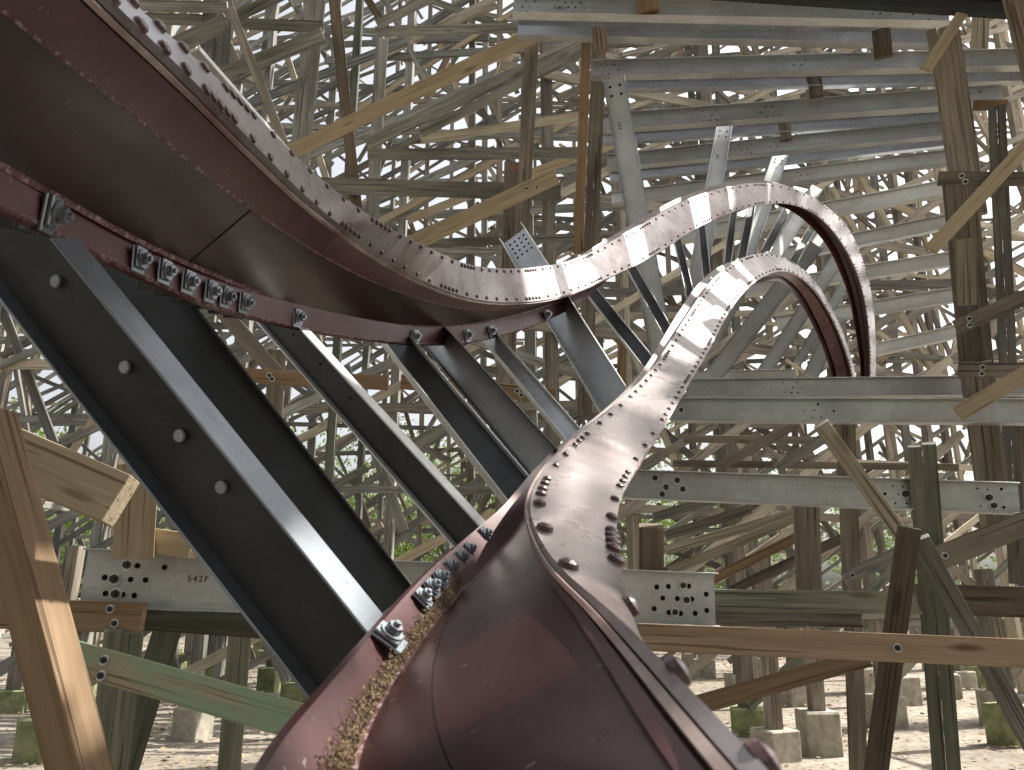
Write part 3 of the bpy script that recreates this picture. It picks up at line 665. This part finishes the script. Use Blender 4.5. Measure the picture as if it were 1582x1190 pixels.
# right foreground
T('timber_ledger', 'long clean orange ledger running to the right edge, one bolt', (985,984,3.9), (1640,1012,3.7), 42, 'pine', .05, bolts=((.62,.0),))
T('timber_brace', 'orange brace under the long clean ledger', (1075,1090,4.4), (1340,1016,4.5), 28, 'orange', .05)
T('timber_ledger', 'mossy dark ledger behind the A-frame, left length', (1100,928,5.0), (1450,932,5.0), 34, 'grey_g', .06)
T('timber_ledger', 'mossy dark ledger at the right edge behind the long brace', (1400,925,5.3), (1640,932,5.2), 46, 'dark', .06)
T('timber_ledger', 'weathered ledger directly under the mossy ledger', (1080,955,5.8), (1330,958,5.8), 22, 'grey_b', .05)
T('timber_brace', 'dark left leg of the A-frame', (1405,815,4.2), (1340,1290,4.1), 34, 'dark', .12)
T('timber_post', 'mossy square post in the middle of the A-frame', (1424,690,5.0), (1470,1290,5.0), 40, 'grey_g', .17, planks=2)
T('timber_brace', 'pale long right leg of the A-frame reaching the right edge', (1268,655,4.7), (1410,850,4.6), 24, 'tan', .1)
T('timber_brace', 'thick weathered brace falling from the A-frame head to the right edge', (1420,832,4.3), (1600,1160,4.1), 30, 'grey', .1)
T('timber_brace', 'broad pale plank rising to the right edge beside the A-frame', (1452,862,4.8), (1630,790,4.8), 36, 'tan', .05, bolts=((.03,.0),))
T('timber_post', 'tan post left of the A-frame, standing on the mossy ledger', (1244,744,6.0), (1250,915,6.0), 38, 'grey_b', .17, planks=2)
T('timber_post', 'slim grey post left of the A-frame reaching the ground', (1306,640,6.6), (1326,1190,6.8), 27, 'grey_b', .15)
T('timber_brace', 'short grey brace bolted to the slim post left of the A-frame', (1304,895,6.2), (1400,850,6.2), 22, 'grey', .05, bolts=((.12,.0),))

# heads of structure at the top right corner
steel_beam('steel_beam', 'dark beam cutting the top edge on the right', (1100,-14,6.6), (1560,14,5.9), 26, .5, 0, ('galv_dark', 'galv_dark'), 'I', up=(0,0,1), group=GL, cat='beam')
T('timber_post', 'dark post in the top right corner', (1562,-30,5.6), (1600,120,5.6), 34, 'dark', .15)

# ------------------------------------------------------------------ background trestle frames
def member(name, a, b, w, th, n, mat, parent):
    ax, h, nn = frame(a, b, n); L = (b - a).length
    me = bpy.data.meshes.new(name); me.from_pydata(box_v(0, L, -w / 2, w / 2, -th / 2, th / 2), [], BOX_F)
    bm = bmesh.new(); bm.from_mesh(me); bmesh.ops.recalc_face_normals(bm, faces=bm.faces); bm.to_mesh(me); bm.free()
    me.materials.append(M[mat]); o = bpy.data.objects.new(name, me); COL.objects.link(o)
    o.parent = parent; o.matrix_basis = mat_of(ax, h, a); return o
foots = []
ORD = ['nearest', 'second', 'third', 'fourth', 'fifth', 'sixth', 'seventh', 'eighth', 'ninth', 'tenth', 'eleventh', 'twelfth']
def bent(idx, label, cx, cy, yaw, x0, x1, top, sp, lv, seed, warm=.3, slope=.53, counter=.5):
    rr = random.Random(seed); root = bpy.data.objects.new('trestle_frame', None); COL.objects.link(root); root.location = (cx, cy, 0)
    tag(root, label, 'trestle frame', 'timber trestle frames behind the track')
    u = Vector((math.cos(yaw), math.sin(yaw), 0)); n = Vector((-math.sin(yaw), math.cos(yaw), 0)); Z = Vector((0, 0, 1))
    W = lambda x, z, o: u * x + Z * z + n * o
    def mt():
        q = rr.random()
        return 'tan' if q < warm * .5 else 'grey_b' if q < warm else 'grey_g' if q < warm + .08 else 'new' if q < warm + .11 else 'grey'
    k = 0; x = x0
    while x < x1:
        xx = x + rr.uniform(-.25, .25); lean = rr.uniform(-.012, .012)
        member('post', W(xx, .3, 0), W(xx + lean * top, top + rr.uniform(-.5, 1), 0), rr.choice((.13, .16, .2)), .18, n, mt(), root)
        foots.append(Vector((cx, cy, 0)) + W(xx, 0, 0)); x += sp
    z = 1.3 + rr.uniform(0, .5); q = 0
    while z < top:
        a = x0 - 1
        while a < x1:
            b_ = a + rr.uniform(5, 9); dz = rr.uniform(-.12, .12)
            if rr.random() > .34: member('ledger', W(a, z + dz, -.14 - .012 * (q % 3)), W(b_ - .05, z + dz + rr.uniform(-.1, .1), -.14 - .012 * (q % 3)), rr.choice((.11, .14, .17)), .05, n, mt(), root)
            a = b_; q += 1
        z += lv * rr.uniform(.85, 1.15)
    # long rising braces
    z = -(x1 - x0) * slope; q = 0
    while z < top:
        a = 0.0; tot = (x1 - x0)
        off = -.22 - .01 * (q % 3)
        while a < tot:
            l = rr.uniform(5.5, 10); b_ = min(a + l, tot); za = z + a * slope; zb = z + b_ * slope
            if rr.random() > .2 and zb > .6 and za < top:
                if za < .4: a0 = a + (.4 - za) / slope; za = .4
                else: a0 = a
                if b_ - a0 > .8: member('brace', W(x0 + a0, za, off), W(x0 + b_, zb, off), rr.choice((.11, .14, .16)), .05, n, mt(), root)
            a = b_ + rr.uniform(0, .6)
        z += lv * rr.uniform(.5, .85); q += 1
    # falling braces, sparse
    for q in range(int((x1 - x0) * top / 26)):
        x = rr.uniform(x0, x1 - 3); z = rr.uniform(.5, top - 2); l = rr.uniform(3, 6); s_ = rr.uniform(.3, .9)
        if z + l * s_ < top: member('brace', W(x, z + l * s_, .22 + .01 * (q % 4)), W(x + l, z, .22 + .01 * (q % 4)), rr.choice((.1, .12, .15)), .05, n, mt(), root)
    # steep counter braces
    x = x0
    while x < x1:
        z = .5
        while z < top:
            if rr.random() < counter:
                l = rr.uniform(2.2, 4.2); s = rr.uniform(.3, .6) * (1 if rr.random() < .7 else -1)
                member('brace', W(x, z + l, .14), W(x + l * s, z, .14), rr.choice((.1, .14, .17)), .06, n, 'dark' if rr.random() < .2 else mt(), root)
            z += rr.uniform(2.2, 3.6)
        x += sp
BENTS = [  # cx, cy, yaw, x0, x1, top, post spacing, level spacing, warmth, where
 (-4.5, 12.5, .06, -7, 4.2, 14, 2.9, 2.2, .15, 'left of centre'),
 (5.5, 13.5, .30, -5, 7, 15, 2.9, 2.2, .8, 'right half, turned towards the left'),
 (-3.5, 15, -.1, -7, 5, 16, 2.7, 2.0, .2, 'left half, leaning closer on its left side'),
 (-3.0, 17.5, -.08, -9, 8, 18, 2.8, 2.1, .25, 'left half, wide'),
 (8.0, 18, .38, -6, 9, 19, 2.7, 2.0, .9, 'right half, tan'),
 (-2.0, 20.5, .10, -12, 9, 21, 2.9, 2.1, .25, 'left and centre'),
 (10.0, 23, .30, -11, 10, 24, 2.9, 2.1, .9, 'right half, far'),
 (-2.0, 25, -.12, -15, 14, 25, 3.2, 2.3, .35, 'left and centre, far'),
 (2.0, 30, .1, -21, 20, 29, 3.4, 2.6, .5, 'across the whole width'),
 (2.0, 37, -.06, -26, 26, 35, 4.2, 3.2, .5, 'across the whole width, farthest back'),
 (0.0, -5.5, .1, -14, 14, 13, 2.6, 2.0, .3, 'behind the viewpoint, unseen, added for shade'),  # from here on: unseen frames added to block sky and sun
 (1.0, -9.5, -.1, -18, 18, 16, 2.6, 2.0, .3, 'behind the viewpoint, farther, unseen, added for shade'),
 (-9.5, 0.5, 1.45, -8, 9, 13, 2.6, 2.0, .3, 'left of the viewpoint, unseen, added for shade'),
 (10.5, 1.5, 1.7, -9, 8, 10, 2.6, 2.0, .3, 'right of the viewpoint, unseen, added for shade'),
]
for i, (cx, cy, yaw, x0, x1, top, sp, lv, warm, where) in enumerate(BENTS):
    lab = '%s wooden trestle frame back from the track, %s' % (ORD[i], where) if i < 10 else 'wooden trestle frame ' + where
    bent(i, lab, cx, cy, yaw, x0, x1, top, sp, lv, 40 + i, warm, .53 if i % 2 == 0 else .68, .5)

# overhead walkway decks added out of view, gapped to dapple the rails
_EL, _AZ = R(50), R(70); _sd = Vector((math.sin(_AZ) * math.cos(_EL), math.cos(_AZ) * math.cos(_EL), math.sin(_EL)))
SUNNY = [P(*q) for q in ((1000,610,3.5),(1030,560,4.2),(905,735,2.4),(1085,480,5.3),(1110,450,5.6),(870,432,4.9),(820,440,4.5),(1085,325,6.7),(1120,305,7),(50,695,3.3),(20,690,3.3),(185,790,3.3),(178,760,3.3),
   (524,900,1.45),(543,930,1.45),(880,935,1.1),(90,1010,2.4),(120,1090,2.4),(640,395,3.2),(980,380,5.8),(600,360,2.9),(760,800,1.9),(760,985,1.0),(560,340,2.8))]
SHADY = [P(*q) for q in ((200,480,1.55),(250,560,1.53),(300,620,1.5),(350,700,1.5),(400,770,1.5),(150,410,1.58),(480,1120,.95),(560,1030,1.1),(500,1170,.85),(650,1130,.85),(800,1100,.75),(700,700,2.3),(560,560,2.8),(640,650,2.6),(450,290,2.3),(380,190,1.9),(962,655,3.1),(945,690,2.65),(960,670,2.9),(930,715,2.45),(900,790,1.9),(880,820,1.7),(910,840,1.6),(900,870,1.45),(930,900,1.4),(940,930,1.3),(1040,545,4.3),(440,1170,.85),(520,1060,1.02),(600,985,1.15),(620,960,1.2),(560,1060,1.0))]
def hits(pt, x0, x1, y0, y1, z, m):
    q = pt + _sd * ((z - pt.z) / _sd.z); return x0 - m < q.x < x1 + m and y0 - m < q.y < y1 + m
def deck(label, x0, x1, y0, y1, z, seed, gap):
    rr = random.Random(seed); root = bpy.data.objects.new('overhead_sunshade', None); COL.objects.link(root); root.location = ((x0 + x1) / 2, (y0 + y1) / 2, 0)
    tag(root, label, 'sunshade', 'unseen decks added for shade'); o = root.location
    y = y0; X, Y, Z = Vector((1, 0, 0)), Vector((0, 1, 0)), Vector((0, 0, 1))
    while y < y1:
        w = rr.choice((.19, .24, .29)); x = x0 + rr.uniform(0, .4)
        while x < x1:
            l = rr.uniform(.5, 1.5)
            ok = rr.random() > gap
            if any(hits(t, x, x + l, y - w / 2, y + w / 2, z, -.0) for t in SHADY): ok = True
            cuts = sorted((t + _sd * ((z - t.z) / _sd.z)).x for t in SUNNY if hits(t, x, x + l, y - w / 2, y + w / 2, z, .06))
            if ok:
                xa = x
                for cx_ in cuts + [None]:
                    xb = min(x + l, x1 + .3) if cx_ is None else cx_ - .16
                    if xb - xa > .08: member('plank', Vector((xa, y, z)) - o, Vector((xb, y + rr.uniform(-.03, .03), z)) - o, w, .05, Z, 'grey', root)
                    if cx_ is not None: xa = cx_ + .16
            x += l + rr.uniform(.01, .05)
        y += w + rr.choice((.006, .01, .02, .04))
    x = x0
    while x < x1 + .1:
        if not any(hits(t, x - .04, x + .04, y0 - .2, y1 + .2, z - .13, .05) for t in SUNNY): member('joist', Vector((x, y0 - .2, z - .13)) - o, Vector((x, y1 + .2, z - .13)) - o, .2, .06, X, 'grey', root)
        x += 1.5
    for x in (x0 + .1, x1 - .1): member('post', Vector((x, y0 - .1, .2)) - o, Vector((x, y0 - .1, z - .25)) - o, .2, .2, Y, 'grey', root)
deck('plank walkway high over the near rails, unseen, added for shade', -.5, 9.2, -2.6, 6.0, 9.0, 5, .2)
deck('plank walkway high over the far rails, unseen, added for shade', 5.0, 14.6, 4.6, 10.6, 14.2, 9, .5)

# ------------------------------------------------------------------ footings
GF = 'concrete footings under the trestle posts'
fm = boxes_mesh('concrete_footing', [(-.24, .24, -.24, .24, -.1, .42)], .02)
extra = [(15,1100),(64,1176),(296,1140),(416,1068),(455,1085),(288,1038),(600,1120),(1268,1165),(1325,1180),(1258,1030),(1280,1180),(1112,890),(1395,1090),(1468,1080),(1545,1120),(1565,1150),(1200,1175),(1140,1010),(1350,1050),(1500,1060),(1090,1020),(1230,1090),(1410,1040),(1570,1060)]
def ground_at(px, py):
    v = FW + RT * ((px - 791) / F) + UP * ((595 - py) / F); return CAM - v * (CAM.z / v.z) if v.z < 0 else None
pts = [(f, 1.0) for f in foots]
for px, py in extra:
    g = ground_at(px, py)
    if g: pts.append((g, 1.0))
seen = []
for k, (g, s) in enumerate(pts):
    x, y, d = proj(g)
    if d < 2 or x < -60 or x > 1640: continue
    if any((g - q).length < .7 for q in seen) : continue
    seen.append(g)
    me = fm.copy(); me.materials.append(M['concrete_g'] if random.random() < (.75 if g.x < 1 else .2) else M['concrete'])
    o = bpy.data.objects.new('concrete_footing', me); COL.objects.link(o); o.location = g; o.rotation_euler = (0, 0, random.uniform(-.4, .4)); o.scale = (random.uniform(.85, 1.15),) * 2 + (random.uniform(.8, 1.3),)
    tag(o, 'square concrete footing block under the wooden posts', 'footing', GF)
    if d < 11.8 or k >= len(foots):
        # short post standing on it
        pr = bpy.data.meshes.new('timber_post'); hgt = random.uniform(1.3, 2.2)
        me = boxes_mesh('timber_post', [(0, hgt, -.09, .09, -.09, .09)]); lean = Vector((random.uniform(-.03, .03), 0, 1)).normalized()
        b0 = g + Vector((0, 0, .42 * o.scale[2])); hh = (Vector((1, 0, 0)) - lean * lean.x).normalized()
        q = add('timber_post', me, M[random.choice(('grey', 'grey_b', 'grey_g', 'grey_b'))], mat_of(lean, hh, b0))
        tag(q, 'weathered post rising from a concrete footing among the low posts', 'post', 'low posts on concrete footings')

# ------------------------------------------------------------------ ground
m, nt, b = new_mat('sandy_ground'); v, _ = coords(nt, (1, 1, 1), False)
n1 = noise(nt, v, .5, 6, .6); n2 = noise(nt, v, 7, 8, .7)
c = ramp(nt, n1, [(.35, (.17, .145, .115)), (.65, (.32, .285, .235))]); lf = ramp(nt, n2, [(.50, 0), (.60, 1)])
c = mix(nt, c, (.12, .085, .05), mth(nt, 'MULTIPLY', lf, .7)); nt.links.new(c, b.inputs['Base Color']); b.inputs['Roughness'].default_value = .95
bump(nt, b, n2, .6, .05)
vs = []; fs = []; nx = 60
xs = [-600, -200] + [-60 + 120 * k / nx for k in range(nx + 1)] + [200, 600]; ys = [-300, -40] + [-12 + 80 * k / nx for k in range(nx + 1)] + [200, 900]
rg = random.Random(5)
for y in ys:
    for x in xs: vs.append((x, y, rg.uniform(-.03, .03) if abs(x) < 61 else 0))
w_ = len(xs)
for j in range(len(ys) - 1):
    for i in range(w_ - 1): fs.append((j * w_ + i, j * w_ + i + 1, (j + 1) * w_ + i + 1, (j + 1) * w_ + i))
o = mesh_obj('ground', vs, fs, m, smooth=True); o['kind'] = 'structure'
# leaf litter
vs = []; fs = []
for k in range(14000):
    x = rg.uniform(-14, 16); y = rg.uniform(6, 30); s = rg.uniform(.02, .06); an = rg.uniform(0, 6.28); t = rg.uniform(-.4, .4); z = .035 + rg.uniform(0, .02)
    ca, sa = math.cos(an) * s, math.sin(an) * s; b0 = len(vs)
    vs += [(x + ca, y + sa, z), (x - sa * .5, y + ca * .5, z + s * t), (x - ca, y - sa, z), (x + sa * .5, y - ca * .5, z - s * t)]; fs.append((b0, b0 + 1, b0 + 2, b0 + 3))
o = mesh_obj('leaf_litter', vs, fs, simple('dead_leaves', (.16, .10, .05), (.40, .30, .18), 3), recalc=False); tag(o, 'dead brown leaves scattered over the sandy ground', 'leaves', kind='stuff')

# ------------------------------------------------------------------ trees beyond
m, nt, b = new_mat('leaf_green'); v, _ = coords(nt, (1, 1, 1)); n1 = noise(nt, v, 1.2, 3)
c = ramp(nt, n1, [(.3, (.06, .10, .025)), (.7, (.16, .22, .05))]); nt.links.new(c, b.inputs['Base Color']); b.inputs['Roughness'].default_value = .6
tr = nt.nodes.new('ShaderNodeBsdfTranslucent'); nt.links.new(c, tr.inputs[0]); tr.inputs[0].default_value = (.3, .4, .08, 1)
ms = nt.nodes.new('ShaderNodeMixShader'); ms.inputs[0].default_value = .5
c2 = mix(nt, c, (1.9, 2.0, 1.2), 1.0, 'MULTIPLY'); nt.links.new(c2, tr.inputs[0])
nt.links.new(b.outputs[0], ms.inputs[1]); nt.links.new(tr.outputs[0], ms.inputs[2]); nt.links.new(ms.outputs[0], nt.nodes['Material Output'].inputs[0]); M['leaf'] = m
def tree(x, y, h, rad, seed, label, nl=5000, low=.12):
    rr = random.Random(seed); root = bpy.data.objects.new('broadleaf_tree', None); COL.objects.link(root); root.location = (x, y, 0)
    tag(root, label, 'tree', 'trees beyond the trestle')
    vs = []; fs = []
    def limb(a, b_, r0, r1, seg=6):
        ax = (b_ - a).normalized(); o1 = ax.orthogonal().normalized(); o2 = ax.cross(o1); b0 = len(vs)
        for (p, r) in ((a, r0), (b_, r1)):
            for k in range(seg): t = 6.283 * k / seg; vs.append(p + o1 * math.cos(t) * r + o2 * math.sin(t) * r)
        for k in range(seg): fs.append((b0 + k, b0 + (k + 1) % seg, b0 + seg + (k + 1) % seg, b0 + seg + k))
    p = Vector((0, 0, 0)); r = h * .022; cl = []
    for k in range(5):
        q = p + Vector((rr.uniform(-.3, .3), rr.uniform(-.3, .3), h * .16)); limb(p, q, r, r * .78); p = q; r *= .78
        if k > 0:
            for j in range(4):
                an = rr.uniform(0, 6.28); e = p + Vector((math.cos(an), math.sin(an), rr.uniform(.2, .9))) * rad * rr.uniform(.5, .9); limb(p, e, r * .5, r * .15); cl.append(e)
    for j in range(26):
        an = rr.uniform(0, 6.28); rd = rad * math.sqrt(rr.random()); cl.append(Vector((math.cos(an) * rd, math.sin(an) * rd, h * (low + (1 - low) * rr.random() ** .8) * (1 - .25 * rd / rad))))
    mesh_obj('trunk', vs, fs, M['dark'], root)
    vs2 = []; fs2 = []
    for k in range(nl):
        c0 = rr.choice(cl); g = Vector((rr.gauss(0, 1), rr.gauss(0, 1), rr.gauss(0, .7))) * rad * .2; q = c0 + g
        if q.z < .3: q.z = .3 + rr.random()
        s = rr.uniform(.07, .2); ax = Vector((rr.gauss(0, 1), rr.gauss(0, 1), rr.gauss(0, 1))).normalized(); bx = ax.orthogonal().normalized() * s * .55; ax = ax * s; b0 = len(vs2)
        vs2 += [q + ax, q + bx, q - ax, q - bx]; fs2.append((b0, b0 + 1, b0 + 2, b0 + 3))
    mesh_obj('crown', vs2, fs2, M['leaf'], root, recalc=False)
TR = [(-12,-16,11,6,'standing behind the viewpoint on the left'),(4,-18,12,6,'standing behind the viewpoint'),(-25,42,11,4.5,'at the far left'),(-18,46,12,5,'left of centre, second from the left'),(-10,44,10,4.5,'behind the broad near tie'),(-3,47,11,5,'behind the ties in the centre'),
      (5,45,10,5,'behind the near rail'),(13,48,10,4.5,'right of the near rail'),(24,50,9,4.5,'farthest right')]
for k, (x, y, h, rad, w) in enumerate(TR): tree(x, y, h, rad, 60 + k, 'green leafy tree beyond the trestle, ' + w, 8000)

# ------------------------------------------------------------------ light
EL, AZ = R(50), R(70)      # azimuth from +Y towards +X
sd = Vector((math.sin(AZ) * math.cos(EL), math.cos(AZ) * math.cos(EL), math.sin(EL)))
su = bpy.data.lights.new('sun', 'SUN'); so = bpy.data.objects.new('sun', su); COL.objects.link(so)
su.energy = 5; su.angle = R(.5); su.color = (1, .95, .87); so.rotation_euler = sd.to_track_quat('Z', 'Y').to_euler()
w = bpy.data.worlds.new('World'); sc.world = w; w.use_nodes = True; nt = w.node_tree; bg = nt.nodes['Background']
sky = nt.nodes.new('ShaderNodeTexSky'); sky.sky_type = 'NISHITA'; sky.sun_disc = False; sky.sun_elevation = EL; sky.sun_rotation = AZ
sky.air_density = 1.2; sky.dust_density = 6.0; sky.ozone_density = .6
hs = nt.nodes.new('ShaderNodeHueSaturation'); hs.inputs['Saturation'].default_value = .28
nt.links.new(sky.outputs[0], hs.inputs['Color']); nt.links.new(hs.outputs[0], bg.inputs[0]); bg.inputs[1].default_value = .125
sc.view_settings.view_transform = 'Standard'; sc.view_settings.look = 'None'; sc.view_settings.exposure = 1.08
for o in bpy.data.objects:
    for k in ('_L', '_H', '_side'):
        if k in o: del o[k]
